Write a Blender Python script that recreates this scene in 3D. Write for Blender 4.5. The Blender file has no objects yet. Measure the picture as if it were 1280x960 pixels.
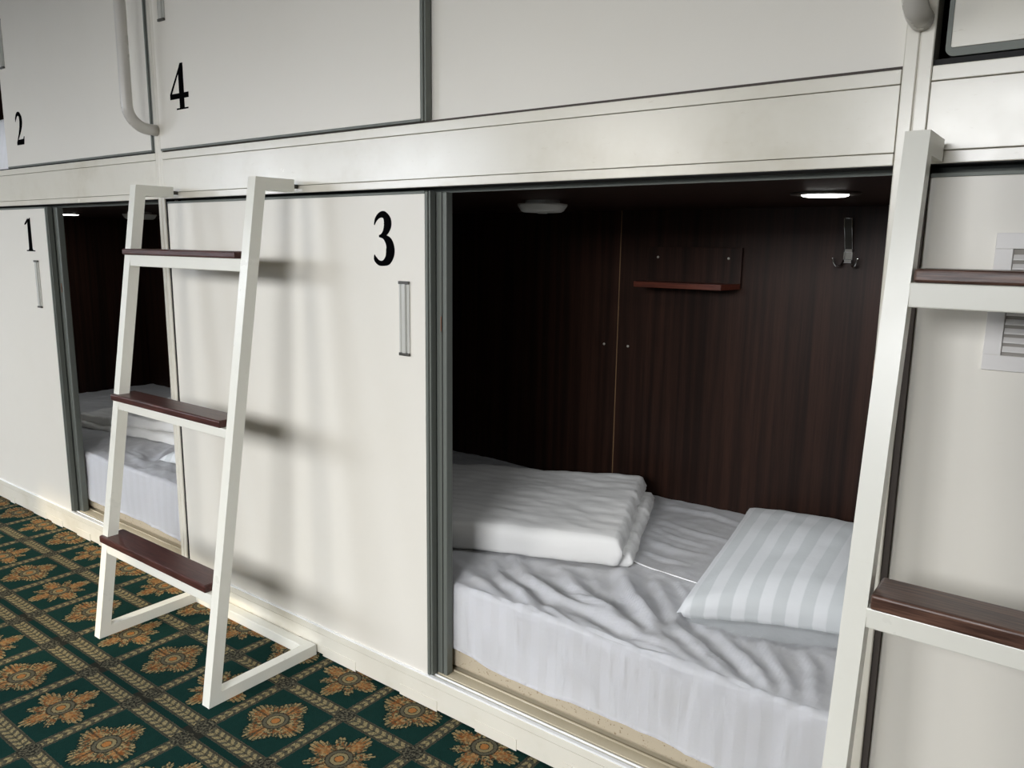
import bpy, bmesh, math, random
from mathutils import Vector, Matrix, noise
random.seed(7)
SC = bpy.context.scene
COL = SC.collection

# ------------------------------------------------------------------ materials
def srgb(r, g, b):
    f = lambda c: (c/255/12.92) if c/255 <= .04045 else ((c/255+.055)/1.055)**2.4
    return (f(r), f(g), f(b), 1)

class N:
    """tiny node expression helper"""
    def __init__(s, nt, sock): s.nt, s.k = nt, sock
    def _m(s, op, o=None, o2=None):
        n = s.nt.nodes.new('ShaderNodeMath'); n.operation = op
        s.nt.links.new(s.k, n.inputs[0])
        for i, v in ((1, o), (2, o2)):
            if v is None: continue
            if isinstance(v, N): s.nt.links.new(v.k, n.inputs[i])
            else: n.inputs[i].default_value = v
        return N(s.nt, n.outputs[0])
    def __add__(s, o): return s._m('ADD', o)
    def __sub__(s, o): return s._m('SUBTRACT', o)
    def __mul__(s, o): return s._m('MULTIPLY', o)
    def __truediv__(s, o): return s._m('DIVIDE', o)
    def lt(s, o): return s._m('LESS_THAN', o)
    def gt(s, o): return s._m('GREATER_THAN', o)
    def abs(s): return s._m('ABSOLUTE')
    def frac(s): return s._m('FRACT')
    def floor(s): return s._m('FLOOR')
    def mod(s, o): return s._m('FLOORED_MODULO', o)
    def sin(s): return s._m('SINE')
    def cos(s): return s._m('COSINE')
    def sqrt(s): return s._m('SQRT')
    def pow(s, o): return s._m('POWER', o)
    def min(s, o): return s._m('MINIMUM', o)
    def max(s, o): return s._m('MAXIMUM', o)
    def atan2(s, o): return s._m('ARCTAN2', o)
    def sstep(s, a, b):
        n = s.nt.nodes.new('ShaderNodeMapRange'); n.interpolation_type = 'SMOOTHSTEP'
        s.nt.links.new(s.k, n.inputs[0])
        n.inputs[1].default_value = a; n.inputs[2].default_value = b
        return N(s.nt, n.outputs[0])

def new_mat(name):
    m = bpy.data.materials.new(name); m.use_nodes = True
    nt = m.node_tree
    b = nt.nodes['Principled BSDF']
    return m, nt, b

def mixc(nt, fac, a, b):
    n = nt.nodes.new('ShaderNodeMix'); n.data_type = 'RGBA'
    if isinstance(fac, N): nt.links.new(fac.k, n.inputs[0])
    elif isinstance(fac, (int, float)): n.inputs[0].default_value = fac
    else: nt.links.new(fac, n.inputs[0])
    for i, v in ((6, a), (7, b)):
        if isinstance(v, tuple): n.inputs[i].default_value = v
        else: nt.links.new(v, n.inputs[i])
    return n.outputs[2]

def coords(nt, scale=(1, 1, 1), rot=(0, 0, 0), kind='Object'):
    tc = nt.nodes.new('ShaderNodeTexCoord'); mp = nt.nodes.new('ShaderNodeMapping')
    mp.inputs['Scale'].default_value = scale; mp.inputs['Rotation'].default_value = rot
    nt.links.new(tc.outputs[kind], mp.inputs[0])
    return mp.outputs[0]

def noisen(nt, vec, scale, detail=3, rough=.5):
    n = nt.nodes.new('ShaderNodeTexNoise'); n.inputs['Scale'].default_value = scale
    n.inputs['Detail'].default_value = detail; n.inputs['Roughness'].default_value = rough
    nt.links.new(vec, n.inputs['Vector'])
    return N(nt, n.outputs[0])

def bumpn(nt, b, h, strength=.2, dist=.002):
    n = nt.nodes.new('ShaderNodeBump'); n.inputs['Strength'].default_value = strength
    n.inputs['Distance'].default_value = dist
    nt.links.new(h.k, n.inputs['Height']); nt.links.new(n.outputs[0], b.inputs['Normal'])

def m_plain(name, col, rough=.5, metal=0, spec=.5, bump=0, bscale=60, var=0, vscale=5, emit=None, estr=0, trans=0):
    m, nt, b = new_mat(name)
    b.inputs['Base Color'].default_value = col
    b.inputs['Roughness'].default_value = rough; b.inputs['Metallic'].default_value = metal
    b.inputs['Specular IOR Level'].default_value = spec
    b.inputs['Transmission Weight'].default_value = trans
    v = coords(nt)
    if var:
        f = noisen(nt, v, vscale, 4, .6).sstep(.4, .75) * var
        d = tuple(c*.6 for c in col[:3])+(1,)
        nt.links.new(mixc(nt, f, col, d), b.inputs['Base Color'])
    if bump:
        bumpn(nt, b, noisen(nt, v, bscale, 3), bump, .002)
    if emit:
        b.inputs['Emission Color'].default_value = emit; b.inputs['Emission Strength'].default_value = estr
    return m

def m_paint(name, col, rough, wear=.25):
    m, nt, b = new_mat(name)
    v = coords(nt)
    n1 = noisen(nt, v, 3, 5, .65).sstep(.45, .8)
    n2 = noisen(nt, coords(nt, (4, 4, 14)), 9, 4, .7).sstep(.62, .74)
    dirt = tuple(c*k for c, k in zip(col[:3], (.80, .77, .70)))+(1,)
    c1 = mixc(nt, n1*wear, col, dirt)
    stain = tuple(c*k for c, k in zip(col[:3], (.62, .56, .46)))+(1,)
    nt.links.new(mixc(nt, n2*(wear*.35), c1, stain), b.inputs['Base Color'])
    r = (noisen(nt, v, 14, 4, .6)*.16 + (rough-.08))
    nt.links.new(r.k, b.inputs['Roughness'])
    b.inputs['Specular IOR Level'].default_value = .5
    bumpn(nt, b, noisen(nt, v, 30, 3), .04, .001)
    return m

def m_wenge():
    m, nt, b = new_mat('wenge_laminate')
    v = coords(nt, (1, 1, .035))
    a = noisen(nt, v, 260, 4, .6).sstep(.35, .75)
    c = noisen(nt, coords(nt, (1, 1, .02)), 40, 3, .5).sstep(.3, .7)
    c1 = mixc(nt, c, srgb(30, 18, 13), srgb(56, 35, 26))
    c2 = mixc(nt, a*.5, c1, srgb(24, 12, 9))
    l = noisen(nt, coords(nt, (1, 1, .01)), 90, 1, .3).sstep(.74, .80)
    nt.links.new(mixc(nt, l*.35, c2, srgb(110, 65, 42)), b.inputs['Base Color'])
    b.inputs['Roughness'].default_value = .42
    b.inputs['Specular IOR Level'].default_value = .22
    bumpn(nt, b, a, .06, .0005)
    return m

def m_tread(name, c1, c2):
    m, nt, b = new_mat(name)
    a = noisen(nt, coords(nt, (.06, 1, 1)), 220, 5, .6).sstep(.3, .75)
    nt.links.new(mixc(nt, a, c1, c2), b.inputs['Base Color'])
    b.inputs['Roughness'].default_value = .34
    bumpn(nt, b, a, .12, .0006)
    return m

def m_cloth(name, axis, period, duty, lo=(.69, .70, .71, 1), hi=(.80, .80, .82, 1), rot=0, warm=1):
    """white cotton with woven satin stripes; axis is the coordinate across the stripes"""
    m, nt, b = new_mat(name)
    v = coords(nt, rot=(0, 0, rot), kind='UV' if axis in 'uv' else 'Object')
    s = nt.nodes.new('ShaderNodeSeparateXYZ'); nt.links.new(v, s.inputs[0])
    x = N(nt, s.outputs[{'x': 0, 'y': 1, 'z': 2, 'u': 0, 'v': 1}[axis]])
    wob = noisen(nt, coords(nt), 7, 2)*.006
    t = ((x+wob)*(1/period)).frac()
    st = (t.sstep(0, .06))*(N(nt, (t-duty).k)*-1).sstep(-.06, 0.0)
    fine = noisen(nt, coords(nt), 55, 4, .6)
    nt.links.new(mixc(nt, st, lo, hi), b.inputs['Base Color'])
    nt.links.new((st*-.22+.82).k, b.inputs['Roughness'])
    b.inputs['Sheen Weight'].default_value = .15
    b.inputs['Specular IOR Level'].default_value = .3
    bumpn(nt, b, fine + st*.25, .22, .003)
    return m

def m_carpet():
    m, nt, b = new_mat('patterned_carpet')
    v = coords(nt)
    s = nt.nodes.new('ShaderNodeSeparateXYZ'); nt.links.new(v, s.inputs[0])
    wx = noisen(nt, v, 240, 2)-.5; wy = noisen(nt, coords(nt, (1.3, .9, 1)), 210, 2)-.5
    X = N(nt, s.outputs[0]) + wx*.007
    Y = N(nt, s.outputs[1]) + wy*.007
    CW = .2285; P = .99
    # cell column
    ux = (X + (1.802 + 40*CW))*(1/CW)
    ix = ux.floor()
    px = (ux.frac()-.5)*CW                    # -.114 .. .114 from cell centre
    dxl = (px.abs()*-1)+CW/2                  # distance to the nearest cross line
    # rows: lines at Y=-.438 (start), -.38, -.15, .08, .31, (.552 = next period)
    yy = (Y + (.438 + 20*P)).mod(P)           # 0..P
    dbl = yy.lt(.058)
    ycell = (yy-.058)                         # 0..P-.058 -> four cells .233
    CH = (P-.058)/4
    uy = ycell*(1/CH); iy = uy.floor()
    py = (uy.frac()-.5)*CH
    dyl = (py.abs()*-1)+CH/2
    dy1 = yy.abs(); dy2 = (yy-.058).abs(); dy3 = (yy-P).abs()
    inside = (dbl*-1)+1
    dy = (dyl*inside + dy1.min(dy2)*dbl)
    # ---- colours
    green = srgb(18, 46, 42); green2 = srgb(24, 54, 49)
    tan = srgb(100, 96, 80); dark = srgb(42, 42, 37); cream = srgb(158, 144, 106)
    orange = srgb(164, 112, 64); orange2 = srgb(128, 78, 42)
    col = mixc(nt, noisen(nt, v, 60, 3), green, green2)
    # ---- medallion
    r = (px*px+py*py).sqrt()
    th = py.atan2(px)
    par = (ix+iy).mod(2.0)                    # two alternate rosettes
    ser = ((th*23.0).sin().abs()*.010) + (noisen(nt, v, 90, 2)-.5)*.022
    # type A: four big leaves on the axes, four smaller on the diagonals
    c4 = (th*2.0).cos().abs()                 # 1 on the axes
    c4b = (th*2.0).sin().abs()                # 1 on diagonals
    RA = c4.pow(2.2)*.062 + .030 + ser
    RAd = c4b.pow(5)*.050 + .026 + ser
    # type B: eight even leaves
    c8 = ((th*4.0).cos()*.5+.5)
    RB = c8.pow(.7)*.026 + .056 + ser
    outer = ((RA.max(RAd))*((par*-1)+1) + RB*par)*.93
    med = r.lt(outer)
    med_line = r.lt(outer+.005)
    col = mixc(nt, med_line*.6, col, srgb(22, 30, 26))
    ncol = noisen(nt, v, 130, 2).sstep(.42, .58)
    axis = c4.sstep(.78, .97)*((par*-1)+1) + c8.sstep(.60, .95)*par
    rim = (outer-r).sstep(.004, .020)
    ofac = (axis*rim*(ncol*.55+.45)).min(1.0)
    pale = mixc(nt, noisen(nt, v, 150, 2).sstep(.4, .6), srgb(150, 130, 92), cream)
    leafc = mixc(nt, ofac, pale, orange)
    col = mixc(nt, med, col, leafc)
    # dark veins between leaves
    vein = ((th*4.0+ .785*0).sin().abs()).lt(.22)*r.gt(.032)*med*par
    veinA = ((th*2.0).cos().abs()-.55).abs().lt(.10)*r.gt(.030)*med*((par*-1)+1)
    col = mixc(nt, (vein+veinA).min(1.0)*.75, col, dark)
    lace = noisen(nt, v, 125, 2, .6).sstep(.475, .525)*med
    col = mixc(nt, lace*.85*((axis*-.6)+1), col, green)
    cut = ((th*23.0).sin().abs().lt(.38))*r.gt(.045)*(outer-r).lt(.020)*med
    col = mixc(nt, cut*.8, col, green)
    deep = (r-outer*.72).abs().lt(.008)*med*ncol
    col = mixc(nt, deep*.8, col, orange2)
    ring = (r-.026).abs().lt(.0035); ring2 = (r-.016).abs().lt(.004)
    col = mixc(nt, r.lt(.033)*.9, col, dark)
    col = mixc(nt, ring*.75, col, tan); col = mixc(nt, ring2*.7, col, cream)
    col = mixc(nt, r.lt(.010), col, orange)
    # ---- lattice bands
    def band(col, d, w, along, perp, sgn):
        inb = d.lt(w)
        base = mixc(nt, noisen(nt, v, 120, 2)*.6, tan, dark)
        col = mixc(nt, inb, col, base)
        rail = (d-(w-.0035)).abs().lt(.0022)
        col = mixc(nt, rail*.55, col, dark)
        zz = (along*(2*math.pi/.021) + (d*220.0)).sin()
        leaf = (zz+(noisen(nt, v, 190, 2)-.5)*2.2).gt(-.15)*d.lt(w-.0060)
        col = mixc(nt, leaf*.85, col, cream)
        col = mixc(nt, noisen(nt, v, 260, 1).sstep(.52, .6)*inb*.6, col, dark)
        return mixc(nt, d.lt(.0014)*.6, col, dark)
    col = band(col, dxl, .0160, Y, X, 1)
    slot = dbl*dy.gt(.0200)
    col = mixc(nt, dbl, col, dark)
    col = band(col, dy, .0200, X, Y, 1)
    col = mixc(nt, slot*dxl.gt(.034), col, green)
    # rosette knots at the crossings
    rk = (dxl*dxl+dy*dy).sqrt()
    col = mixc(nt, rk.lt(.026), col, mixc(nt, noisen(nt, v, 170, 1).sstep(.45, .55), tan, dark))
    col = mixc(nt, ((rk*(2*math.pi/.0105)).sin().gt(.2)*rk.lt(.026))*.5, col, dark)
    # weave speckle
    f = noisen(nt, v, 420, 2, .7).sstep(.3, .7)
    col = mixc(nt, f*.30, col, srgb(18, 26, 22))
    nt.links.new(col, b.inputs['Base Color'])
    b.inputs['Roughness'].default_value = .95; b.inputs['Specular IOR Level'].default_value = .03
    bumpn(nt, b, noisen(nt, v, 500, 2)+noisen(nt, v, 90, 2), .5, .003)
    return m

def m_foam():
    m, nt, b = new_mat('speckled_mattress_edge')
    v = coords(nt)
    f = noisen(nt, v, 160, 2, .6).sstep(.62, .72)
    nt.links.new(mixc(nt, f, srgb(182, 170, 148), srgb(128, 108, 82)), b.inputs['Base Color'])
    b.inputs['Roughness'].default_value = .85
    return m

M = {
 'paint': m_paint('glossy_cream_paint', srgb(224, 220, 207), .24, .8),
 'ladderpaint': m_paint('ladder_white_paint', srgb(228, 227, 217), .30, .18),
 'door': m_paint('white_door_laminate', srgb(229, 225, 215), .42, .10),
 'alu': m_plain('grey_aluminium', srgb(128, 131, 126), .42, .4),
 'alud': m_plain('grey_door_profile', srgb(110, 114, 108), .5, .15, spec=.3),
 'rail': m_plain('track_highlight_white', srgb(248, 249, 248), .3, .1),  # near-white base imitates the highlight along the polished track
 'black': m_plain('black_gap_shade', srgb(16, 16, 15), .7),  # flat black for the shade inside gaps and the top track recess
 'gap': m_plain('brown_gap_shade', srgb(84, 78, 74), .8, spec=.1),  # brown-grey for the shade in the paler door gaps
 'ink': m_plain('black_numeral_film', srgb(10, 10, 11), .7, spec=.0),
 'wenge': m_wenge(),
 'joint': m_plain('panel_joint', srgb(120, 92, 62), .6),
 'tread': m_tread('dark_red_tread_wood', srgb(52, 26, 24), srgb(88, 52, 46)),
 'tread2': m_tread('dark_brown_tread_wood', srgb(58, 38, 31), srgb(112, 82, 68)),
 'shelf': m_tread('reddish_shelf_wood', srgb(70, 30, 20), srgb(104, 52, 36)),
 'sill': m_plain('beige_sill_vinyl', srgb(196, 186, 162), .30, var=.3, vscale=7),
 'chrome': m_plain('chrome', srgb(225, 225, 225), .12, 1),
 'screw': m_plain('screw_cap', srgb(200, 195, 185), .35, .3),
 'brass': m_plain('copper_strike', srgb(150, 112, 92), .4, .5),
 'plastic': m_plain('white_plastic', srgb(222, 222, 215), .38),
 'ventp': m_plain('vent_plastic', srgb(222, 219, 216), .4),
 'vshade': m_plain('vent_shade', srgb(150, 145, 138), .7),
 'handle': m_plain('clear_handle_plastic', srgb(206, 206, 200), .18, .15),
 'hdark': m_plain('handle_end_cap', srgb(84, 82, 78), .35, .4),
 'tube': m_paint('grey_rail_paint', srgb(200, 197, 190), .28, .1),
 'lens': m_plain('lamp_lens', (1, 1, 1, 1), .4, emit=(1, .98, .93, 1), estr=5.0),
 'lens0': m_plain('detector_plastic', srgb(206, 206, 200), .45),
 'sheet': m_cloth('striped_sheet', 'x', .046, .5, (.905, .91, .93, 1), (.925, .93, .955, 1)),
 'pillow': m_cloth('striped_pillowcase', 'u', .060, .5, (.64, .665, .67, 1), (.77, .785, .795, 1)),
 'duvet': m_cloth('striped_duvet', 'v', .040, .5, (.82, .815, .795, 1), (.88, .875, .855, 1)),
 'hem': m_plain('hem_thread', (.86, .86, .86, 1), .8),
 'foam': m_foam(),
 'carpet': m_carpet(),
 'wall': m_plain('wall_plaster', srgb(170, 165, 155), .8, bump=.05),
 'ceil': m_plain('ceiling_plaster', srgb(150, 146, 140), .85),
 'winframe': m_plain('window_frame_white', srgb(235, 235, 232), .4),
}
def m_glass():
    m, nt, b = new_mat('window_glass')
    o = nt.nodes['Material Output']
    t = nt.nodes.new('ShaderNodeBsdfTransparent'); g = nt.nodes.new('ShaderNodeBsdfGlossy')
    g.inputs['Roughness'].default_value = .02
    mx = nt.nodes.new('ShaderNodeMixShader'); mx.inputs[0].default_value = .06
    nt.links.new(t.outputs[0], mx.inputs[1]); nt.links.new(g.outputs[0], mx.inputs[2])
    nt.links.new(mx.outputs[0], o.inputs[0]); return m
M['glass'] = m_glass()

# ------------------------------------------------------------------ helpers
def box(bm, x0, x1, y0, y1, z0, z1, bev=0, seg=2):
    r = bmesh.ops.create_cube(bm, size=1)
    vs = r['verts']
    for v in vs:
        v.co = Vector(((x0+x1)/2+v.co.x*(x1-x0), (y0+y1)/2+v.co.y*(y1-y0), (z0+z1)/2+v.co.z*(z1-z0)))
    if bev:
        es = list({e for v in vs for e in v.link_edges})
        bmesh.ops.bevel(bm, geom=es, offset=bev, segments=seg, profile=.5, affect='EDGES')

def prism(bm, pts2, f0, f1):
    """polygon pts2 extruded between two mapping functions"""
    a = [bm.verts.new(f0(*p)) for p in pts2]; b = [bm.verts.new(f1(*p)) for p in pts2]
    n = len(a)
    bm.faces.new(a[::-1]); bm.faces.new(b)
    for i in range(n): bm.faces.new((a[i], a[(i+1) % n], b[(i+1) % n], b[i]))

def tube(bm, pts, r, seg=16, caps=True, flat=1.0):
    pts = [Vector(p) for p in pts]; rings = []
    up = Vector((1, .13, .07)).normalized()
    for i, p in enumerate(pts):
        t = (pts[min(i+1, len(pts)-1)]-pts[max(i-1, 0)]).normalized()
        a = up-t*up.dot(t)
        if a.length < 1e-3: a = Vector((0, 0, 1))-t*t.z
        a.normalize(); c = t.cross(a)
        rr = r[i] if isinstance(r, (list, tuple)) else r
        rings.append([bm.verts.new(p+a*rr*math.cos(2*math.pi*k/seg)+c*rr*flat*math.sin(2*math.pi*k/seg)) for k in range(seg)])
    for i in range(len(rings)-1):
        for k in range(seg):
            bm.faces.new((rings[i][k], rings[i][(k+1) % seg], rings[i+1][(k+1) % seg], rings[i+1][k]))
    if caps: bm.faces.new(rings[0][::-1]); bm.faces.new(rings[-1])

def lathe(bm, c, prof, seg=40):
    """profile (r,z) about vertical axis at c"""
    rings = []
    for r, z in prof:
        rings.append([bm.verts.new((c[0]+r*math.cos(2*math.pi*k/seg), c[1]+r*math.sin(2*math.pi*k/seg), c[2]+z)) for k in range(seg)])
    for i in range(len(rings)-1):
        for k in range(seg):
            bm.faces.new((rings[i][k], rings[i][(k+1) % seg], rings[i+1][(k+1) % seg], rings[i+1][k]))
    bm.faces.new(rings[0][::-1]); bm.faces.new(rings[-1])

def root_loc(o):
    while o.parent: o = o.parent
    return o.location
def obj(name, bm, mat, parent=None, smooth=False):
    me = bpy.data.meshes.new(name)
    if parent is not None:
        bmesh.ops.translate(bm, verts=bm.verts, vec=-root_loc(parent))
    bmesh.ops.recalc_face_normals(bm, faces=bm.faces)
    bm.to_mesh(me); bm.free()
    me.materials.append(mat)
    if smooth:
        for p in me.polygons: p.use_smooth = True
    o = bpy.data.objects.new(name, me); COL.objects.link(o)
    if parent is not None: o.parent = parent
    return o
def bobj(name, boxes, mat, parent=None, bev=0, smooth=False):
    bm = bmesh.new()
    for b in boxes: box(bm, *b, bev)
    return obj(name, bm, mat, parent, smooth)
def thing(name, label, cat, loc, group=None):
    o = bpy.data.objects.new(name, None); COL.objects.link(o); o.location = loc
    o.empty_display_size = .05
    o['label'] = label; o['category'] = cat
    if group: o['group'] = group
    return o
def tag(o, label, cat, group=None):
    o['label'] = label; o['category'] = cat
    if group: o['group'] = group
    return o
def struct(name, boxes, mat):
    o = bobj(name, boxes, mat); o['kind'] = 'structure'; return o

# ------------------------------------------------------------------ dimensions (metres)
PA = (-2.312, -2.276); PB = (-.2625, -.224); PITCH = 2.05
POSTS = [(PA[0]-PITCH, PA[1]-PITCH), PA, PB, (PB[0]+PITCH, PB[1]+PITCH)]
KT = .083; BB = 1.257; BT = 1.392; TOPZ = 2.42
CEIL = 1.25; YB = 1.0

# ------------------------------------------------------------------ room
XL, XR, YW, HC = -6.4, 3.2, -2.35, 2.62
bm = bmesh.new(); box(bm, XL, XR, YW, 1.1, -.05, 0)
fl = obj('floor', bm, M['carpet']); fl['kind'] = 'structure'
struct('ceiling', [(XL, XR, YW-.1, 1.1, HC, HC+.1)], M['ceil'])
struct('wall_left', [(XL-.1, XL, YW-.1, 1.1, 0, HC)], M['wall'])
struct('wall_right', [(XR, XR+.1, YW-.1, 1.1, 0, HC)], M['wall'])
struct('wall_back', [(XL, XR, 1.03, 1.1, 0, HC)], M['wall'])
WINS = [(-1.00, .05, .80, 1.80), (-2.35, -1.60, .80, 1.80), (-4.20, -2.95, .80, 1.80), (-6.2, -4.6, .80, 1.80)]
WINS_S = sorted(WINS)
bx = []; x = XL
for (a, b, z0, z1) in WINS_S:
    bx.append((x, a, YW-.1, YW, 0, HC)); bx.append((a, b, YW-.1, YW, 0, z0)); bx.append((a, b, YW-.1, YW, z1, HC)); x = b
bx.append((x, XR, YW-.1, YW, 0, HC))
struct('wall_front', bx, M['wall'])
for i, (a, b, z0, z1) in enumerate(WINS_S):
    o = bobj('window_%d' % (i+1), [(a, a+.03, YW-.08, YW-.03, z0, z1), (b-.03, b, YW-.08, YW-.03, z0, z1),
        (a, b, YW-.08, YW-.03, z0, z0+.03), (a, b, YW-.08, YW-.03, z1-.03, z1)], M['winframe'])
    o['kind'] = 'structure'
    g = bobj('glass', [(a+.02, b-.02, YW-.058, YW-.052, z0+.02, z1-.02)], M['glass'], o)

# ------------------------------------------------------------------ bunk frame
frame = thing('bunk_bed_unit', 'cream painted steel framework of posts and beams holding all the sleeping capsules', 'bunk bed', (-2.294, 0, 0))
for (a, b) in POSTS:
    mid = (a+b)/2
    bm = bmesh.new()
    box(bm, a, mid-.0006, 0, .045, 0, TOPZ, .0015, 1); box(bm, mid+.0006, b, 0, .045, 0, TOPZ, .0015, 1)
    box(bm, a+.003, b-.003, .004, .04, 0, TOPZ)
    obj('post', bm, M['paint'], frame)
for i in range(3):
    a = POSTS[i][1]+.0008; b = POSTS[i+1][0]-.0008
    bobj('top_beam_tube', [(a, b, 0, .04, 1.3715, BT)], M['paint'], frame, .0012)
    bobj('fascia_panel', [(a, b, .0008, .035, 1.2755, 1.3705)], M['paint'], frame, .001)
    bobj('lower_beam_tube', [(a, b, 0, .04, BB, 1.2745)], M['paint'], frame, .0012)
    bobj('upper_rail', [(a, b, 0, .04, TOPZ-.09, TOPZ)], M['paint'], frame, .001)
    bm = bmesh.new()
    box(bm, a, b, 0, .03, .0645, KT, .001, 1)
    # skirting sheet with an uneven, peeled lower edge
    n = 40; xs = [a+(b-a)*k/n for k in range(n+1)]
    box(bm, a, b, .0006, .03, .006, .0638, 0)
    rnd = random.Random(5+i)
    x = a+.02
    while x < b-.2:
        w = rnd.uniform(.04, .16); box(bm, x, x+w, -.0008, .0006, rnd.uniform(.001, .004), .03); x += w+rnd.uniform(.03, .2)
    obj('kick_board', bm, M['paint'], frame)

# ------------------------------------------------------------------ numerals
def catmull(P, n=10):
    out = []
    P = [P[0]]+P+[P[-1]]
    for i in range(1, len(P)-2):
        p0, p1, p2, p3 = P[i-1:i+3]
        for k in range(n):
            t = k/n
            out.append(tuple(.5*((2*b)+(-a+c)*t+(2*a-5*b+4*c-d)*t*t+(-a+3*b-3*c+d)*t**3) for a, b, c, d in zip(p0, p1, p2, p3)))
    out.append(P[-2]); return out
def stroke(P):
    """P: (x,z,halfwidth) -> polygon strip quads"""
    C_ = catmull(P); L, Rr = [], []
    for i, (x, z, w) in enumerate(C_):
        x0, z0, _ = C_[max(i-1, 0)]; x1, z1, _ = C_[min(i+1, len(C_)-1)]
        dx, dz = x1-x0, z1-z0; l = math.hypot(dx, dz) or 1
        L.append((x-dz/l*w, z+dx/l*w)); Rr.append((x+dz/l*w, z-dx/l*w))
    return [[L[i], L[i+1], Rr[i+1], Rr[i]] for i in range(len(L)-1)]
DIG = {
 1: stroke([(.14, .80, .015), (.28, .86, .04), (.44, .97, .02)])+[[(.34, .03), (.62, .03), (.62, 1), (.38, .93)], [(.14, 0), (.82, 0), (.82, .035), (.14, .035)], [(.28, .03), (.68, .03), (.60, .09), (.36, .09)]],
 2: stroke([(.05, .72, .012), (.12, .84, .05), (.28, .94, .06), (.46, .92, .075), (.57, .76, .13), (.54, .60, .12), (.40, .40, .075), (.22, .22, .035), (.06, .06, .03)])+
    [[(.04, 0), (.72, 0), (.80, .24), (.75, .24), (.68, .17), (.22, .16), (.04, .05)]],
 3: stroke([(.06, .76, .015), (.13, .87, .04), (.27, .945, .055), (.42, .935, .075), (.52, .80, .13), (.46, .66, .095), (.34, .575, .04), (.22, .55, .018)])+
    stroke([(.22, .55, .02), (.40, .53, .05), (.56, .42, .115), (.60, .27, .145), (.52, .12, .11), (.36, .045, .055), (.20, .05, .05), (.08, .12, .05), (.05, .20, .012)]),
 4: [[(.46, .0), (.70, .0), (.70, 1), (.56, 1), (.46, .86)], [(0, .24), (.92, .24), (.92, .36), (.0, .36)], [(0, .36), (.0, .30), (.08, .34), (.58, .92), (.58, 1)],
     [(.30, 0), (.88, 0), (.88, .035), (.30, .035)]],
}
def numeral(parent, n, x0, x1, z0, z1, y):
    bm = bmesh.new()
    for k, poly in enumerate(DIG[n]):
        m = lambda yy: (lambda px, pz: (x0+(x1-x0)*px/.84, yy, z0+(z1-z0)*pz))
        prism(bm, poly, m(y), m(y-.0005-.00003*(k % 9)))
    return obj('door_number', bm, M['ink'], parent)

def pull(parent, x, z0, z1, y):
    w = .0165
    bm = bmesh.new()
    box(bm, x-w, x-w+.005, y-.004, y, z0, z1, .0015); box(bm, x+w-.005, x+w, y-.004, y, z0, z1, .0015)
    box(bm, x-w+.003, x+w-.003, y-.0015, y+.001, z0, z1)
    box(bm, x-.006, x+.006, y-.007, y, z0+.004, z1-.004, .002)
    h = obj('door_handle', bm, M['handle'], parent)
    bobj('end_cap', [(x-w, x+w, y-.0065, y, z0-.002, z0+.005)], M['hdark'], h, .001)
    bobj('end_cap', [(x-w, x+w, y-.0065, y, z1-.005, z1+.002)], M['hdark'], h, .001)
    return h

def door(cap, x0, x1, z0, z1, y, sides, num=None, handle=None, t=.02, ft=.006, bottom=True, pw=.014):
    """a sliding door: white laminate leaf in a grey aluminium profile. sides: 'l','r'"""
    lx = x0+(.014 if 'l' in sides else 0); rx = x1-(pw if 'r' in sides else 0)
    d = bobj('sliding_door', [(lx, rx, y, y+t, z0+(ft if bottom else 0), z1-ft)], M['door'], cap, .0008)
    if 'l' in sides: bobj('edge_profile', [(x0, lx, y-.001, y+t+.001, z0, z1)], M['alud'], d, .003)
    if 'r' in sides:
        if pw > .02:
            bobj('edge_profile', [(rx, x1-.0155, y, y+t, z0, z1)], M['alud'], d, .001)
            bobj('groove', [(x1-.0155, x1-.0125, y+.002, y+t, z0, z1)], M['black'], d)
            bobj('edge_profile', [(x1-.0125, x1, y-.001, y+t+.001, z0, z1)], M['alud'], d, .0025)
        else:
            bobj('edge_profile', [(rx, rx+.0088, y-.001, y+t+.001, z0, z1)], M['alud'], d, .003)
            bobj('pull_lip', [(rx+.0092, x1, y+.003, y+t+.001, z0, z1)], M['alud'], d, .001)
    bobj('top_profile', [(lx, rx, y-.0008, y+t, z1-ft, z1)], M['alud'], d, .0008)
    if bottom: bobj('bottom_profile', [(lx, rx, y-.0008, y+t, z0, z0+ft)], M['alud'], d, .0008)
    if num: numeral(d, num[0], *num[1:], y-.0002)
    if handle: pull(d, handle[0], handle[1], handle[2], y)
    return d

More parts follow.
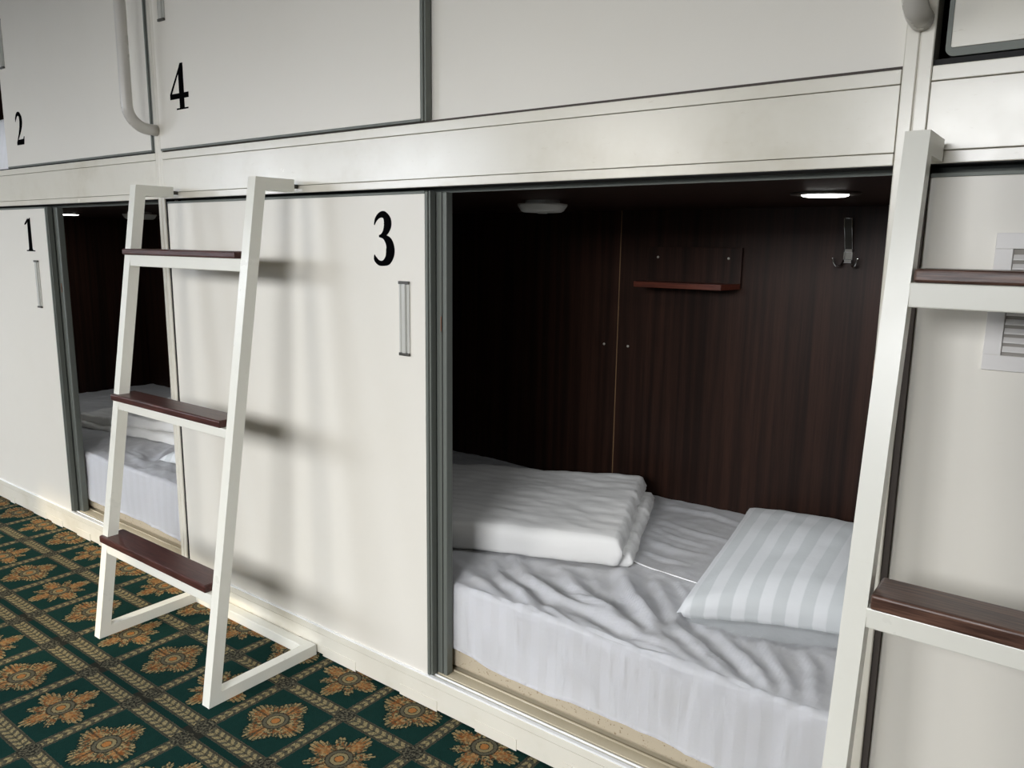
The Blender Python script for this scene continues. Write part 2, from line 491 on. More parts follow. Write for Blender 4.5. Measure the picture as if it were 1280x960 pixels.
# ------------------------------------------------------------------ capsules
def capsule(label, i, lower, group=None, pull_panels=True):
    a = POSTS[i][1]; b = POSTS[i+1][0]
    mid = (a+b)/2
    cap = thing('sleeping_capsule', label, 'sleeping capsule', (mid, .5, 0 if lower else BT))
    z0, z1 = (0, CEIL) if lower else (BT-.02, TOPZ-.06)
    y1 = YB
    for (p, q) in ((a, mid-.001), (mid+.001, b)):
        bobj('back_panel', [(p, q, y1, y1+.018, z0, z1)], M['wenge'], cap)
    bobj('joint_strip', [(mid-.0016, mid+.0016, y1-.0006, y1+.002, z0, z1)], M['joint'], cap)
    bobj('side_panel', [(a-.018, a-.002, .046, y1+.018, z0, z1)], M['wenge'], cap)
    bobj('side_panel', [(b+.002, b+.018, .046, y1+.018, z0, z1)], M['wenge'], cap)
    bobj('ceiling_panel', [(a-.002, b+.002, .056 if lower else .042, y1+.018, z1, z1+.014)], M['wenge'], cap)
    zb = .085 if lower else BT+.01
    bobj('bed_base', [(a-.002, b+.002, .05, y1, zb-.03, zb)], M['sill'], cap)
    for sx in (-.05, .041):
        s = bmesh.new()
        lathe(s, (0, 0, 0), [(.004, 0), (.004, .0015), (.001, .0022)], 12)
        bmesh.ops.rotate(s, verts=s.verts, cent=(0, 0, 0), matrix=Matrix.Rotation(math.radians(90), 3, 'X'))
        bmesh.ops.translate(s, verts=s.verts, vec=(mid+sx, y1, (.808 if lower else 2.1)))
        obj('screw_cap', s, M['screw'], cap)
    if lower:
        # sill, rounded lip, tracks
        bm = bmesh.new()
        box(bm, a, b, .030, .066, .070, .0855, .001)
        tube(bm, [(a, .0625, .0838), (b, .0625, .0838)], .0042, 12)
        obj('door_sill', bm, M['sill'], cap, True)
        bobj('bottom_track', [(a, b, .0012, .0105, .078, .0870), (a, b, .0195, .0215, .078, .087)], M['rail'], cap, .0008)
        bobj('track_groove', [(a, b, .0105, .030, .072, .0825)], M['alud'], cap)
        bobj('top_track', [(a, b, .002, .0535, 1.2558, BB+.002)], M['black'], cap)  # black colour stands in for the shadowed recess under the beam
        bobj('track_fin', [(a, b, .0535, .0555, 1.2475, BB)], M['alud'], cap)
    return cap

L1 = capsule('lower sleeping capsule with door numbered 1 at the far left, bed inside partly visible', 0, True)
L3 = capsule('lower middle sleeping capsule with door numbered 3 standing open beside a made bed', 1, True)
L5 = capsule('lower right sleeping capsule closed by a white door with a square vent', 2, True)
U2 = capsule('upper left sleeping capsule with door numbered 2', 0, False)
U4 = capsule('upper middle sleeping capsule with door numbered 4 above the open bunk', 1, False)
U6 = capsule('upper right sleeping capsule with a narrow black gap beside its rounded grey framed door', 2, False)

zt = 1.2495
# capsule 3: front leaf with the second leaf slid behind it
door(L3, PA[1]+.004, -1.1995, KT+.003, zt, .006, 'r', (3, -1.380, -1.299, 1.083, 1.206), (-1.2765, .878, 1.047), bottom=False)
d = door(L3, PA[1]+.02, -1.1705, KT+.003, zt-.002, .031, 'r', bottom=False, pw=.042)
bobj('latch_plate', [(-1.1875, -1.1852, .0285, .031, .938, .972)], M['brass'], d, .0008)
bobj('gap_shade_strip', [(PA[1], PA[1]+.004, .004, .03, KT, BB)], M['black'], L3)  # dark strip fills the gap by the post to imitate its shade
bobj('strike_plate', [(PB[0]-.003, PB[0]-.0002, .012, .028, .94, .965)], M['brass'], L3, .0005)
# capsule 1
door(L1, POSTS[0][1]+.004, -3.097, KT+.003, zt, .006, 'r', (1, -3.305, -3.215, 1.087, 1.212), (-3.213, .877, 1.052), bottom=False)
d = door(L1, POSTS[0][1]+.02, -3.066, KT+.003, zt-.002, .031, 'r', bottom=False, pw=.042)
bobj('latch_plate', [(-3.0835, -3.081, .0285, .031, .938, .972)], M['brass'], d, .0008)
# capsule 5
d5 = door(L5, PB[1]+.009, .93, KT+.003, zt-.004, .020, '', bottom=False)
bobj('gap_shade_strip', [(PB[1], PB[1]+.009, .008, .03, KT, BB)], M['gap'], L5)  # strip coloured like the shade in the gap beside the door
door(L5, .90, POSTS[3][0]-.004, KT+.003, zt-.004, .042-.0015, 'l', bottom=False)
# vent of capsule 5
VX, VZ0, VZ1, VW = -.122, .966, 1.160, .20
yv = .020
bm = bmesh.new()
fw = .022
box(bm, VX, VX+VW, yv-.006, yv, VZ1-fw, VZ1, .0006); box(bm, VX, VX+VW, yv-.006, yv, VZ0, VZ0+fw, .0006)
box(bm, VX, VX+fw, yv-.006, yv, VZ0+fw, VZ1-fw, .0006); box(bm, VX+VW-fw, VX+VW, yv-.006, yv, VZ0+fw, VZ1-fw, .0006)
vent = obj('vent_grille', bm, M['ventp'], d5)
bobj('vent_backing', [(VX+fw, VX+VW-fw, yv-.0012, yv, VZ0+fw, VZ1-fw)], M['vshade'], d5)  # darker backing stands in for the shade between the slats
bm = bmesh.new()
nsl = 11
for k in range(nsl):
    z = VZ0+fw+.004+(VZ1-VZ0-2*fw-.008)*(k+.5)/nsl
    prism(bm, [(0, 0), (-.0058, -.0052), (-.0058, -.0035), (0, .0042)], lambda y, zz, z=z: (VX+fw+.001, yv+y, z+zz), lambda y, zz, z=z: (VX+VW-fw-.001, yv+y, z+zz))
sl = obj('vent_slats', bm, M['ventp'], d5)
# upper doors
z0u = BT+.0035
door(U4, PA[1]+.0015, -1.203, z0u, TOPZ-.095, -.002, 'r', (4, -2.205, -2.118, 1.503, 1.628), (-2.2235, 1.752, 1.92))
door(U4, -1.215, PB[0]-.001, BT+.005, TOPZ-.095, .022, '', ft=.003)
bobj('gap_shade_strip', [(PA[1], PB[0], .006, .04, BT, BT+.005)], M['gap'], U4)  # strip coloured like the shaded gap under the upper doors
door(U2, -3.365, PA[0]-.002, z0u, TOPZ-.095, -.002, 'r', (2, -3.268, -3.195, 1.474, 1.590), (-3.325, 1.752, 1.92))
bobj('gap_shade_strip', [(POSTS[0][1], PA[0], .003, .04, BT, BT+.004)], M['black'], U2)  # black strip imitates the shaded gap below this door
# capsule 6: rounded corner profile
def rounded_profile(x0, z0, w, h, r, wl, wb):
    pts = []
    for k in range(7):
        a = math.pi+ (math.pi/2)*k/6
        pts.append((x0+r+r*math.cos(a), z0+r+r*math.sin(a)))
    return pts
X6, Z6 = -.2105, BT+.011
d6 = bobj('sliding_door', [(X6+.006, .95, .008, .026, Z6+.012, TOPZ-.1)], M['paint'], U6, .0006)
bm = bmesh.new()
pts = rounded_profile(X6, Z6, 0, 0, .012, 0, 0)
poly = [(X6, TOPZ-.1)]+pts+[(.95, Z6), (.95, Z6+.011), (X6+.009, Z6+.011), (X6+.006, Z6+.014), (X6+.006, TOPZ-.1)]
prism(bm, poly, lambda x, z: (x, .006, z), lambda x, z: (x, .028, z))
obj('door_profile', bm, M['alud'], d6)
bobj('gap_shade_strip', [(PB[1], POSTS[3][0], .012, .04, BT, BT+.010)], M['black'], U6)  # black strip put in for the shade under the door

# ------------------------------------------------------------------ ladders
def ladder(x0, x1, label, treadmat, tx0, tx1, zs):
    """side rails lean from the carpet to hooks on the beam; w = 30 mm square tube"""
    w = .030
    L = thing('bunk_ladder', label, 'ladder', ((x0+x1)/2, -.2, 0), 'white tube ladders with dark wooden treads')
    yf = lambda z: -.335+(.335-.1345)*z/1.287      # front face
    ZT = 1.287; YH = HOOKY
    k = (.335-.1345)/1.287
    for sx in (x0, x1-w):
        bm = bmesh.new()
        f0 = lambda y, z: (sx, y, z); f1 = lambda y, z: (sx+w, y, z)
        dyt = w*math.sqrt(1+k*k)
        outer = [(yf(0), 0), (yf(ZT), ZT), (YH, ZT), (YH, ZT-w), (yf(ZT-w)+dyt, ZT-w), (yf(w)+dyt, w), (-.004, w), (-.004, 0)]
        A = [bm.verts.new(f0(*p)) for p in outer]; B = [bm.verts.new(f1(*p)) for p in outer]
        for q in ((0, 1, 4, 5), (1, 2, 3, 4), (0, 5, 6, 7)):
            bm.faces.new([A[i] for i in q]); bm.faces.new([B[i] for i in q[::-1]])
        for i in range(8): bm.faces.new((A[i], A[(i+1) % 8], B[(i+1) % 8], B[i]))
        es = [e for e in bm.edges if abs(e.verts[0].co.x-e.verts[1].co.x) < 1e-6 and len(e.link_faces) == 2 and e.calc_face_angle(0) > .5 and e.verts[0].co.x*0 == 0]
        bmesh.ops.bevel(bm, geom=es, offset=.0022, segments=2, affect='EDGES')
        r_ = obj('side_rail', bm, M['ladderpaint'], L)
        bobj('hook_pad', [(sx+.004, sx+.014, YH-.001, -.0005, ZT-w+.010, ZT-.010)], M['hdark'], r_, .001)
    bobj('base_bar', [(x0+w-.001, x1-w+.001, -.004-w, -.004, 0, w)], M['ladderpaint'], L, .002)
    for (zt_, zb, zu) in zs:
        y = yf((zb+zu)/2)
        bobj('cross_tube', [(x0+w-.001, x1-w+.001, y+.0004, y+.03, zu, zb)], M['ladderpaint'], L, .0018)
        bm = bmesh.new()
        yt = yf(zt_)
        box(bm, tx0, tx1, yt-.010, yt+.062, zb, zt_, .004, 3)
        obj('tread', bm, treadmat, L)
    return L
HOOKY = -.024
ladder(-2.212, -1.627, 'white metal ladder with three dark wooden treads leaning in front of door 3', M['tread'], -2.214, -1.676,
       [(1.110, 1.093, 1.062), (.702, .683, .659), (.296, .275, .248)])
ladder(-.2245, .36, 'white metal ladder with dark wooden treads before the vented door at right edge', M['tread2'], -.191, .328,
       [(1.111, 1.093, 1.061), (.690, .668, .640), (.285, .266, .238)])

# ------------------------------------------------------------------ grab rails
def grab(xc, label):
    bm = bmesh.new()
    zb, yo, R = 1.456, -.086, .062
    pts = [(xc, 0, zb), (xc, yo+R, zb)]
    for k in range(1, 10):
        a = math.pi/2*k/10
        pts.append((xc, yo+R-R*math.sin(a), zb+R-R*math.cos(a)))
    pts.append((xc, yo, zb+R)); pts.append((xc, yo, 1.8)); pts.append((xc, yo, 2.1))
    for k in range(1, 10):
        a = math.pi/2*k/10
        pts.append((xc, yo+R-R*math.cos(a), 2.1+R*math.sin(a)))
    pts.append((xc, 0, 2.1+R))
    tube(bm, pts, .016, 24)
    return tag(obj('grab_rail', bm, M['tube'], None, True), label, 'handrail', 'curved grab rails on the bunk posts')
grab(-2.294, 'curved white tubular grab rail in front of the door numbered 2')
grab(-.243, 'curved white tubular grab rail end at top edge above the right ladder')

# ------------------------------------------------------------------ fixtures in the capsules
def downlight(x, y, label):
    t = thing('ceiling_light', label, 'ceiling light', (x, y, CEIL), 'round downlights in the lower bunks')
    bm = bmesh.new(); lathe(bm, (x, y, CEIL), [(.071, 0), (.070, -.003), (.055, -.005), (.052, -.003)]); obj('rim', bm, M['hdark'], t, True)
    bm = bmesh.new(); lathe(bm, (x, y, CEIL), [(.047, -.003), (.046, -.0058), (.042, -.0070)]); obj('lens', bm, M['lens'], t)
downlight(-.480, .447, 'small round lit ceiling light above the coat hook in the open bunk')
downlight(-3.83, .40, 'small round lit ceiling light inside the bunk behind door 1')
def detector(x, y, label):
    t = thing('smoke_detector', label, 'smoke detector', (x, y, CEIL), 'ceiling detectors in the lower bunks')
    bm = bmesh.new(); lathe(bm, (x, y, CEIL), [(.046, 0), (.046, -.008), (.0655, -.009), (.0655, -.013), (.056, -.027), (.050, -.030)]); obj('housing', bm, M['lens0'], t)
    bm = bmesh.new(); lathe(bm, (x, y, CEIL), [(.014, -.030), (.013, -.033)]); obj('sensor_cap', bm, M['lens0'], t)
detector(-1.19, .43, 'round white ceiling detector with sloping sides in the open middle bunk')
detector(-3.24, .43, 'round ceiling detector in the bunk behind the left ladder')

# wall shelf
t = thing('wall_shelf', 'small dark wooden shelf with back board on the rear panel of the open bunk', 'shelf', (-1.0, YB, 1.0))
bobj('back_board', [(-1.165, -.853, YB-.016, YB, 1.015, 1.135)], M['wenge'], t, .001)
bm = bmesh.new()
prism(bm, [(-1.165, YB-.016), (-1.150, YB-.125), (-.868, YB-.125), (-.853, YB-.016)], lambda x, y: (x, y, 1.013), lambda x, y: (x, y, 1.029))
obj('shelf_board', bm, M['shelf'], t)
for sx in (-1.125, -.893):
    s = bmesh.new(); lathe(s, (0, 0, 0), [(.004, 0), (.003, .002)], 12)
    bmesh.ops.rotate(s, verts=s.verts, cent=(0, 0, 0), matrix=Matrix.Rotation(math.radians(90), 3, 'X'))
    bmesh.ops.translate(s, verts=s.verts, vec=(sx, YB-.016, 1.103)); obj('screw', s, M['screw'], t)

# coat hook
t = thing('coat_hook', 'chrome coat hook with one long upper and two small lower prongs below the lit lamp', 'coat hook', (-.560, YB, 1.09))
hx = -.557
bm = bmesh.new()
zc = 1.100
box(bm, hx-.012, hx-.0085, YB-.010, YB, zc, zc+.036, .0008); box(bm, hx+.0085, hx+.012, YB-.010, YB, zc, zc+.036, .0008)
box(bm, hx-.012, hx+.012, YB-.010, YB, zc+.027, zc+.036, .0008); box(bm, hx-.012, hx+.012, YB-.010, YB, zc-.002, zc+.008, .0008)
box(bm, hx-.010, hx+.010, YB-.004, YB, zc, zc+.03)
obj('mounting_plate', bm, M['chrome'], t)
bm = bmesh.new()
pa = catmull([(0, -.006, .03), (0, -.014, .05), (0, -.024, .075), (0, -.034, .095), (0, -.040, .118)], 6)
for s_ in (-.0105, .0088):
    tube(bm, [(hx+s_+.0008-(.0*p[2]), YB+p[1], zc+p[2]) for p in pa], .0013, 8)
tube(bm, [(hx-.0105, YB-.040, zc+.118), (hx+.0105, YB-.040, zc+.118)], .0022, 8)
obj('upper_prong', bm, M['chrome'], t, True)
bm = bmesh.new()
for k in range(len(pa)-1):
    p, q = pa[k], pa[k+1]
    vs = [bm.verts.new((hx+sx, YB+r_[1]+.0008, zc+r_[2])) for r_ in (p, q) for sx in (-.009, .009)]
    bm.faces.new((vs[0], vs[1], vs[3], vs[2]))
bmesh.ops.solidify(bm, geom=bm.faces[:], thickness=.001)
obj('prong_web', bm, M['hdark'], t)
for s_ in (-1, 1):
    bm = bmesh.new()
    P = catmull([(hx+s_*.010, YB-.006, zc+.006), (hx+s_*.016, YB-.018, zc-.010), (hx+s_*.024, YB-.030, zc-.010), (hx+s_*.030, YB-.036, zc+.002), (hx+s_*.032, YB-.036, zc+.012)], 5)
    tube(bm, P, [.003]*(len(P)-3)+[.0035, .0045, .003], 10)
    obj('lower_prong', bm, M['chrome'], t, True)

# wall switch plates on the rear panel just right of the stacked doors
for (x1, z0, z1, lab) in ((-2.027, .597, .683, 'white square switch plate on the dark rear panel, upper of the two'), (-2.049, .500, .586, 'white square socket plate on the dark rear panel, lower of the two')):
    t = thing('switch_plate', lab, 'switch', (x1-.043, YB, z0), 'white plates beside the stacked doors')
    bobj('plate', [(x1-.086, x1, YB-.009, YB, z0, z1)], M['plastic'], t, .006)
    bobj('rocker', [(x1-.066, x1-.02, YB-.0105, YB-.008, z0+.02, z1-.02)], M['plastic'], t, .001)

# ------------------------------------------------------------------ bedding
def sm(t): t = max(0, min(1, t)); return t*t*(3-2*t)
def seg_d(px, py, a, b):
    dx, dy = b[0]-a[0], b[1]-a[1]; l2 = dx*dx+dy*dy
    t = max(0, min(1, ((px-a[0])*dx+(py-a[1])*dy)/l2))
    return math.hypot(px-a[0]-t*dx, py-a[1]-t*dy), t, ((px-a[0])*dy-(py-a[1])*dx)
# fold polylines on the sheet: points, half width, height
FOLDS = [
 ([(-1.02, .30), (-.90, .20), (-.80, .165), (-.68, .11), (-.53, .045)], .020, .016),
 ([(-1.16, .28), (-1.06, .20), (-.94, .155), (-.83, .150), (-.73, .120)], .016, .013),
 ([(-.88, .37), (-.80, .27), (-.73, .20), (-.64, .13), (-.52, .07)], .024, .018),
 ([(-.78, .36), (-.72, .28), (-.65, .20), (-.58, .14)], .018, .012),
 ([(-1.11, .16), (-1.02, .13), (-.97, .09), (-.94, .045)], .016, .010),
 ([(-1.30, .16), (-1.18, .12), (-1.10, .10), (-1.02, .055)], .020, .008),
 ([(-.66, .19), (-.58, .15), (-.50, .09), (-.44, .05)], .016, .010),
 ([(-.56, .22), (-.50, .17), (-.44, .12), (-.40, .07)], .013, .009),
 ([(-.47, .24), (-.43, .18), (-.39, .13), (-.37, .07)], .012, .008),
 ([(-.40, .26), (-.36, .20), (-.34, .13), (-.325, .08)], .012, .008),
 ([(-.98, .78), (-.86, .74), (-.74, .74)], .012, .004),
 ([(-.95, .62), (-.84, .58), (-.76, .60)], .014, .005),
 ([(-1.00, .92), (-.86, .93), (-.74, .90)], .015, .006),
 ([(-1.05, .235), (-.93, .185), (-.82, .175), (-.74, .150)], .007, .006),
 ([(-.93, .10), (-.86, .075), (-.80, .05)], .007, .006),
 ([(-.85, .33), (-.78, .24), (-.70, .19)], .008, .007),
 ([(-.70, .09), (-.62, .075), (-.55, .055)], .006, .005),
 ([(-.74, .40), (-.68, .33), (-.64, .27)], .008, .006),
 ([(-.60, .17), (-.53, .13), (-.48, .10)], .006, .005),
 ([(-1.18, .22), (-1.12, .17), (-1.08, .13)], .009, .007),
 ([(-.95, .70), (-.86, .66), (-.78, .67)], .009, .004),
 ([(-.90, .53), (-.83, .51), (-.77, .52)], .008, .004),
]
def folds(x, y, dx=0, lst=FOLDS):
    h = 0
    for pts, w, a in lst:
        best = 9
        n = len(pts)
        for k in range(n-1):
            d, t, s = seg_d(x-dx, y, pts[k], pts[k+1])
            if d < best: best = d; u = (k+t)/(n-1); sg = s
        if best < 3*w:
            env = math.sin(math.pi*min(1, max(0, .08+.84*u)))**.6
            asym = 1.35 if sg > 0 else .8
            h += a*env*(math.exp(-(best/w*asym)**2) - .45*math.exp(-((best-1.9*w)/w)**2))
    return h
def mattress(x0, x1, y0, y1, zb, zt, label, dx, dents=(), famp=1.0):
    folds_ = lambda x, y, d: famp*folds(x, y, d)
    t = thing('mattress', label, 'mattress', ((x0+x1)/2, (y0+y1)/2, zb), 'white sheeted mattresses in the lower bunks')
    bobj('mattress_core', [(x0+.006, x1-.006, y0+.010, y1-.006, zb, zt-.02)], M['foam'], t, .008)
    bm = bmesh.new(); nx = int((x1-x0)/.0085); 
    # profile across: bottom front edge, front face, rounded edge, top, back edge
    R = .013
    prof = []
    for k in range(14): prof.append(('f', k/14))
    for k in range(6): prof.append(('c', k/6))
    ny = 110
    for k in range(ny+1): prof.append(('t', k/ny))
    rows = []
    for (m, u) in prof:
        row = []
        for i in range(nx+1):
            x = x0+(x1-x0)*i/nx
            hem = zb+.040+.010*noise.noise(Vector((x*2.2, 3, 1)))+.003*noise.noise(Vector((x*14, 0, 0)))
            lx = x-dx
            hem += .020*math.exp(-((lx+1.20)/.13)**2) - .012*sm((lx+1.0)/.8)
            top = zt-.004*noise.noise(Vector((x*3, 0, 0)))
            if m == 'f':
                z = hem+(top-R-hem)*u
                y = y0+.004*math.sin(x*9+1)*(1-u)+.006*noise.noise(Vector((x*5, z*4, 2)))*(1-abs(2*u-1))
                # shallow vertical creases in the hanging side
                y += .0022*noise.noise(Vector((x*26, z*3, 5)))
                for (cx, cw, ca) in ((-.72, .005, .0025), (-.545, .008, .003), (-.50, .006, -.002), (-.36, .012, .003), (-.86, .005, .002)):
                    y -= ca*math.exp(-((lx-cx-(z-.2)*.12)/cw)**2)
            elif m == 'c':
                a = math.pi/2*u
                y = y0+R-R*math.cos(a); z = top-R+R*math.sin(a)
                z += folds_(x, y0+.035, dx)*math.sin(a)*.8
                y -= folds_(x, y0+.030, dx)*math.cos(a)*.5
            else:
                y = y0+R+(y1-y0-R)*u**1.25
                e = sm((y-y0)/.05)
                z = top + .020*sm((y-.25)/.6)*0 + .006*noise.noise(Vector((x*3.1, y*3.7, 4)))*e
                z += folds_(x, y, dx)*(.35+.65*e)*(1 if y < .95 else .3)
                z += .0016*noise.noise(Vector((x*30, y*22, 1)))+.004*noise.noise(Vector((x*10, y*12, 8)))+.0030*(1-abs(noise.noise(Vector((x*7+y*5, y*16-x*6, 3)))))**4*e
                for (px, py, rr, aa) in dents:
                    z -= aa*math.exp(-((x-px)**2+(y-py)**2)/rr**2)
            row.append(bm.verts.new((x, y, z)))
        rows.append(row)
    for a, b in zip(rows, rows[1:]):
        for i in range(nx): bm.faces.new((a[i], a[i+1], b[i+1], b[i]))
    bmesh.ops.solidify(bm, geom=bm.faces[:], thickness=.0015)
    sh = obj('fitted_sheet', bm, M['sheet'], t, True)
    return t, sh
MZ0, MZ1 = .0915, .318
t3, sh3 = mattress(PA[1]+.02, PB[0]-.004, .058, .995, MZ0, MZ1, 'mattress under a wrinkled white sheet in the open middle bunk', 0)
# stitched hem lines of the top sheet
def hemline(parent, pts, name='sheet_hem'):
    bm = bmesh.new()
    P = catmull([(x, y, MZ1+.0045+folds(x, y)) for x, y in pts], 8)
    tube(bm, P, .0026, 6); return obj(name, bm, M['hem'], parent, True)
hemline(t3, [(-.90, .45), (-.83, .435), (-.76, .43), (-.70, .425), (-.62, .42)])
t1, sh1 = mattress(POSTS[0][1]+.02, PA[0]-.004, .058, .995, MZ0, MZ1, 'mattress under a white sheet in the far left bunk behind the ladder', -PITCH, famp=.3)

def cushion(name, label, cat, mat, corners, zb, H, n=44, edge=.010, fn=None, group=None, puff=.42, uvs=(1, 1)):
    """soft pillow over a bilinear quad (FL, FR, BR, BL)"""
    FL, FR, BR, BL = [Vector(c) for c in corners]
    t = thing(name, label, cat, tuple(((FL+FR+BR+BL)/4))+(zb,), group)
    bm = bmesh.new(); uvl = bm.loops.layers.uv.new('UVMap')
    uvof = {}
    def pos(u, v): return (FL*(1-u)+FR*u)*(1-v)+(BL*(1-u)+BR*u)*v
    sides = []
    for s in (1, -1):
        g = []
        for j in range(n+1):
            r = []
            for i in range(n+1):
                u, v = i/n, j/n
                # pinch: sides draw in between corners
                uu = u+(.5-u)*.06*math.sin(math.pi*v)*abs(2*u-1)
                vv = v+(.5-v)*.06*math.sin(math.pi*u)*abs(2*v-1)
                p = pos(uu, vv)
                e = (max(0, math.sin(math.pi*u))*max(0, math.sin(math.pi*v)))
                e = e**puff
                if s > 0: z = zb+edge+(H-edge)*e
                else: z = zb+edge-(edge)*min(1, e*3)
                if fn and s > 0: z += fn(p.x, p.y, u, v)*e
                if (i in (0, n) or j in (0, n)):
                    if s < 0: r.append(sides[0][j][i]); continue
                    z = zb+edge+.002*math.sin(40*u+31*v)
                vert = bm.verts.new((p.x, p.y, z)); uvof[vert] = (u*uvs[0], v*uvs[1]); r.append(vert)
            g.append(r)
        sides.append(g)
    for s, g in enumerate(sides):
        for j in range(n):
            for i in range(n):
                q = (g[j][i], g[j][i+1], g[j+1][i+1], g[j+1][i])
                f = bm.faces.new(q if s == 0 else q[::-1])
                for l in f.loops: l[uvl].uv = uvof[l.vert]
    o = obj('pillowcase', bm, mat, t, True)
    return t, o
def pfn(x, y, u, v):
    h = .006*noise.noise(Vector((x*9, y*7, 3)))+.004*noise.noise(Vector((x*22, y*12, 6)))
    # pulled creases fanning from the front left tip and back left corner
    for (cu, cv, a0) in ((0, 0, .25), (0, .9, -.6), (0, 0, .9)):
        du, dv = u-cu, v-cv
        r = math.hypot(du, dv); a = math.atan2(dv, du)
        h += .006*math.exp(-((a-a0)/.13)**2)*math.exp(-r*3.2)*min(1, r*6)
    h += .012*math.exp(-((v-.12)/.07)**2)*sm(u*2)
    return h
PZ = MZ1+.006
tp, po = cushion('pillow', 'plump white pillow with wide satin stripes at the right end of the open bunk', 'pillow', M['pillow'],
    [(-.655, .205), (-.264, .372), (-.266, .985), (-.775, .955)], PZ, .098, edge=.022, fn=pfn, group='pillows in the lower bunks', puff=.27, uvs=(.46, .66))
# pillowcase flap under the front edge
bm = bmesh.new()
n = 40; rows = []
for j in range(5):
    r = []
    for i in range(n+1):
        u = i/n; x = -.640+(.372)*u; yb = .222+.150*u-.012*math.sin(math.pi*u)
        y = yb-.001-(.030*sm(u*2.2)+.006*noise.noise(Vector((x*20, 1, 1))))*(1-j/4)+ .05*(j/4)
        z = PZ+.001+.004*abs(noise.noise(Vector((x*18, j*.4, 2))))+.007*(j/4)+folds(x, max(y, .1))*.5
        r.append(bm.verts.new((x, y, z)))
    rows.append(r)
for a, b in zip(rows, rows[1:]):
    for i in range(n): bm.faces.new((a[i], a[i+1], b[i+1], b[i]))
bmesh.ops.solidify(bm, geom=bm.faces[:], thickness=.002)
obj('open_flap', bm, M['pillow'], tp, True)
bm = bmesh.new()
bm_pts = [(-.652, .216, PZ+.016), (-.560, .245, PZ+.011), (-.46, .285, PZ+.008), (-.36, .325, PZ+.006), (-.275, .365, PZ+.006)]
# pillow in bunk 1
cushion('pillow', 'white pillow corner at the near end of the far left bunk', 'pillow', M['pillow'],
    [(-2.70, .15), (-2.33, .20), (-2.33, .86), (-2.72, .80)], PZ, .10, fn=pfn, group='pillows in the lower bunks', puff=.36, uvs=(.42, .66))

def quilt(t, mat, FR, ang, length, depth, zb, H, seed, mess):
    """an inner fold of a duvet showing beyond the outer one"""
    folded_duvet(None, None, mat, FR, ang, length, depth, zb, H, 1, seed, None, mess, t)
def folded_duvet(name, label, mat, FR, ang, length, depth, zb, H, layers, seed, group=None, mess=1.0, t=None):
    """stack of folded quilt layers; FR = front right bottom corner; ang = turn of the long side"""
    if t is None: t = thing(name, label, 'duvet', (FR[0]-length/2*math.cos(ang), FR[1]+depth/2, zb), group)
    ca, sa = math.cos(ang), math.sin(ang)
    ux = Vector((-ca, -sa, 0)); uy = Vector((-sa, ca, 0))
    lh = H/layers
    for L_ in range(layers):
        bm = bmesh.new(); uvl = bm.loops.layers.uv.new('UVMap')
        nu, nv = 90, 60; off = [.0, .014, -.004][L_ % 3]*mess
        g = {}
        nc = 10; sq = lambda c_: math.copysign(abs(c_)**.62, c_)
        # closed cross-section swept along u : loop of (v, z)
        loop = []
        rr = lh/2*.98
        for k in range(nv+1): loop.append((rr+(depth-2*rr)*k/nv, 1, 't'))
        for k in range(1, nc): a = math.pi/2-math.pi*k/nc; loop.append((depth-rr+rr*sq(math.cos(a)), sq(math.sin(a)), 'b'))
        for k in range(nv+1): loop.append((depth-rr-(depth-2*rr)*k/nv, -1, 'u'))
        for k in range(1, nc): a = -math.pi/2-math.pi*k/nc; loop.append((rr+rr*sq(math.cos(a)), sq(math.sin(a)), 'f'))
        rings = []
        for i in range(nu+1):
            u = i/nu
            d = min(u, 1-u)*length
            cap = (1-(1-min(1, d/(rr*.75)))**3)**.4 if d < rr*.75 else 1
            cap = .25+.75*cap
            ring = []
            for (v, s, kind) in loop:
                p = Vector((FR[0], FR[1], 0))+ux*(u*length+off)+uy*(v+(off*.6))
                ec = (.008*noise.noise(Vector((v*14, seed, L_)))+.006*noise.noise(Vector((v*45, s*2.5, seed))))*(1-min(1, d/.05))
                p += ux*ec
                nz = .009*noise.noise(Vector((p.x*4, p.y*5, seed+L_)))+.0045*noise.noise(Vector((p.x*12, p.y*26, seed)))+.002*noise.noise(Vector((p.x*30, p.y*55, seed)))
                nz *= mess
                zc_ = zb+lh*(L_+.5)
                # top slumps towards the back-left
                slump = -.016*sm(u)*mess*(L_+1)/layers
                z = zc_+s*rr*cap+(nz if s > -.9 else nz*.15)+slump
                if kind == 'f': p += uy*(.004*noise.noise(Vector((p.x*8, z*30, seed+3))))
                z = max(z, zb+.0006*(L_+1))
                vt = bm.verts.new((p.x, p.y, z)); ring.append((vt, (u*length, v)))
            rings.append(ring)
        m_ = len(loop)
        for i in range(nu):
            for k in range(m_):
                q = (rings[i][k], rings[i][(k+1) % m_], rings[i+1][(k+1) % m_], rings[i+1][k])
                f = bm.faces.new([x[0] for x in q])
                for l, x in zip(f.loops, q): l[uvl].uv = x[1]
        f = bm.faces.new([x[0] for x in rings[0]][::-1]); bm.faces.new([x[0] for x in rings[-1]])
        obj('quilt_layer', bm, mat, t, True)
    return t
dv = folded_duvet('folded_duvet', 'folded white striped duvet lying at the left side of the open middle bunk', M['duvet'], (-.885, .372), math.radians(21), .98, .575, MZ1+.004, .088, 1, 3.3, 'folded duvets in the lower bunks')
quilt(dv, M['duvet'], (-.868, .410), math.radians(21), .96, .52, MZ1+.003, .046, 5.5, 1.2)
dv = folded_duvet('folded_duvet', 'rumpled folded white duvet on the bed behind the left ladder', M['duvet'], (-2.80, .34), math.radians(8), .72, .50, MZ1+.004, .085, 2, 9.1, 'folded duvets in the lower bunks', 1.8)

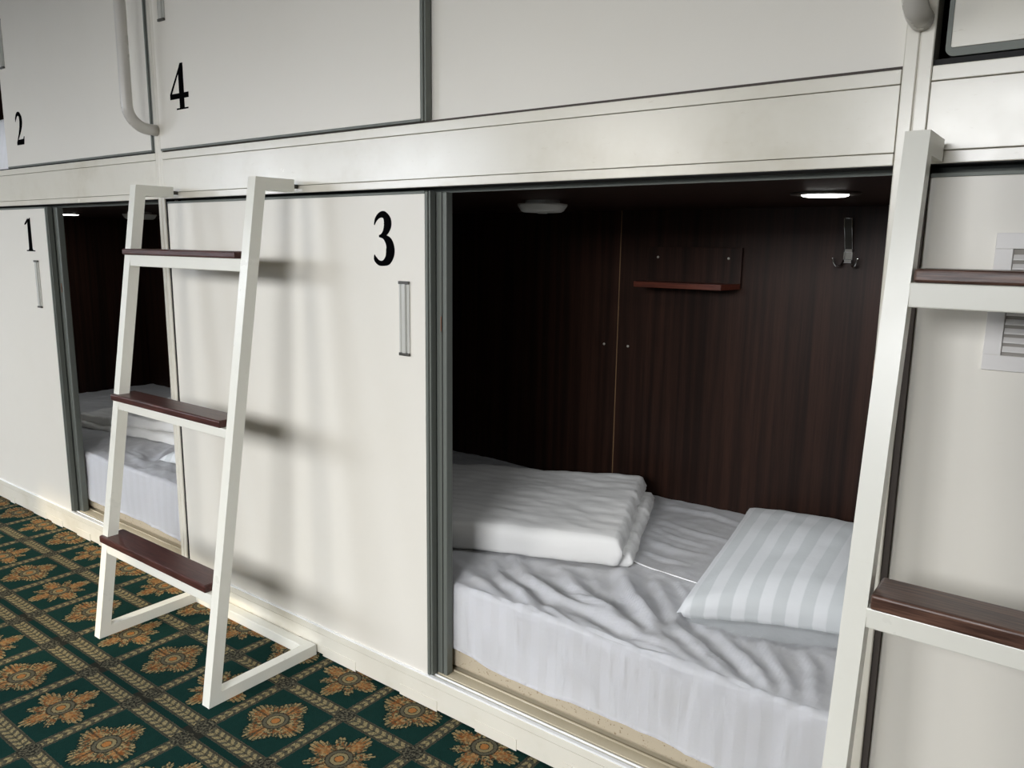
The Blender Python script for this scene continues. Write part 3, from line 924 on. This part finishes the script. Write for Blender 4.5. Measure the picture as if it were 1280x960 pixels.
# bed in upper capsule 2, seen as a sliver at the left edge of the picture
cushion('pillow', 'white bedding glimpsed beside door 2 at the left edge', 'pillow', M['sheet'],
    [(-4.28, .10), (-3.45, .10), (-3.45, .92), (-4.28, .92)], BT+.012, .30, n=20, puff=.2)

# ------------------------------------------------------------------ lights
def area(name, x, z, sx, sz, y, power, col, tilt, spread):
    l = bpy.data.lights.new(name, 'AREA'); l.shape = 'RECTANGLE'; l.size = sx; l.size_y = sz
    l.energy = power; l.color = col; l.spread = math.radians(spread)
    o = bpy.data.objects.new(name, l); COL.objects.link(o)
    o.location = (x, y, z); o.rotation_euler = (math.radians(90-tilt), 0, 0)
    return o
# daylight: bright sky patches beyond the windows
area('window_daylight', .2, 2.28, 2.4, 1.6, YW-1.25, 150, (.97, .98, 1.0), 8, 180)
area('window_daylight', -2.4, 2.28, 2.2, 1.6, YW-1.25, 62, (1.0, .96, .90), 8, 180)
area('window_daylight', -5.6, 2.28, 3.6, 1.6, YW-1.25, 125, (.84, .90, 1.0), 8, 180)
def lamp(x, y, power):
    l = bpy.data.lights.new('downlight_glow', 'AREA'); l.shape = 'DISK'; l.size = .095; l.energy = power; l.color = (.93, .97, 1.0)
    o = bpy.data.objects.new('downlight_glow', l); COL.objects.link(o); o.location = (x, y, CEIL-.0085)
lamp(-.480, .447, .85)
lamp(-3.83, .40, .35)

# low sun slipping through the third window
sl_ = bpy.data.lights.new('low_sun', 'SPOT'); sl_.energy = 2300; sl_.color = (1, .84, .58); sl_.shadow_soft_size = .25
tgt = Vector((-3.62, YW, 1.30)); dr = Vector((-.38, -1, .73)).normalized()
so = bpy.data.objects.new('low_sun', sl_); COL.objects.link(so); so.location = tgt+dr*12
so.rotation_euler = dr.to_track_quat('Z', 'Y').to_euler(); sl_.spot_size = math.radians(8.5); sl_.spot_blend = .15
w = bpy.data.worlds.new('World'); SC.world = w; w.use_nodes = True
w.node_tree.nodes['Background'].inputs[0].default_value = (.80, .88, 1, 1)
w.node_tree.nodes['Background'].inputs[1].default_value = 0.5

# ------------------------------------------------------------------ camera
f, yaw, pitch, roll, h, D = 968.36, .642404, .177164, .0135300, 1.05062+.083, 1.28301
fw_ = Vector((-math.sin(yaw)*math.cos(pitch), math.cos(yaw)*math.cos(pitch), -math.sin(pitch)))
r0 = fw_.cross(Vector((0, 0, 1))).normalized(); u0 = r0.cross(fw_)
r1 = math.cos(roll)*r0+math.sin(roll)*u0; u1 = -math.sin(roll)*r0+math.cos(roll)*u0
cam = bpy.data.cameras.new('Camera'); cam.sensor_width = 36; cam.lens = f/1280*36; cam.clip_start = .02
co = bpy.data.objects.new('Camera', cam); COL.objects.link(co)
mw = Matrix((r1, u1, -fw_)).transposed().to_4x4(); mw.translation = Vector((0, -D, h))
co.matrix_world = mw
SC.camera = co

SC.view_settings.view_transform = 'Standard'; SC.view_settings.look = 'None'
SC.view_settings.gamma = 1; SC.view_settings.use_curve_mapping = False
SC.view_settings.exposure = 1.38
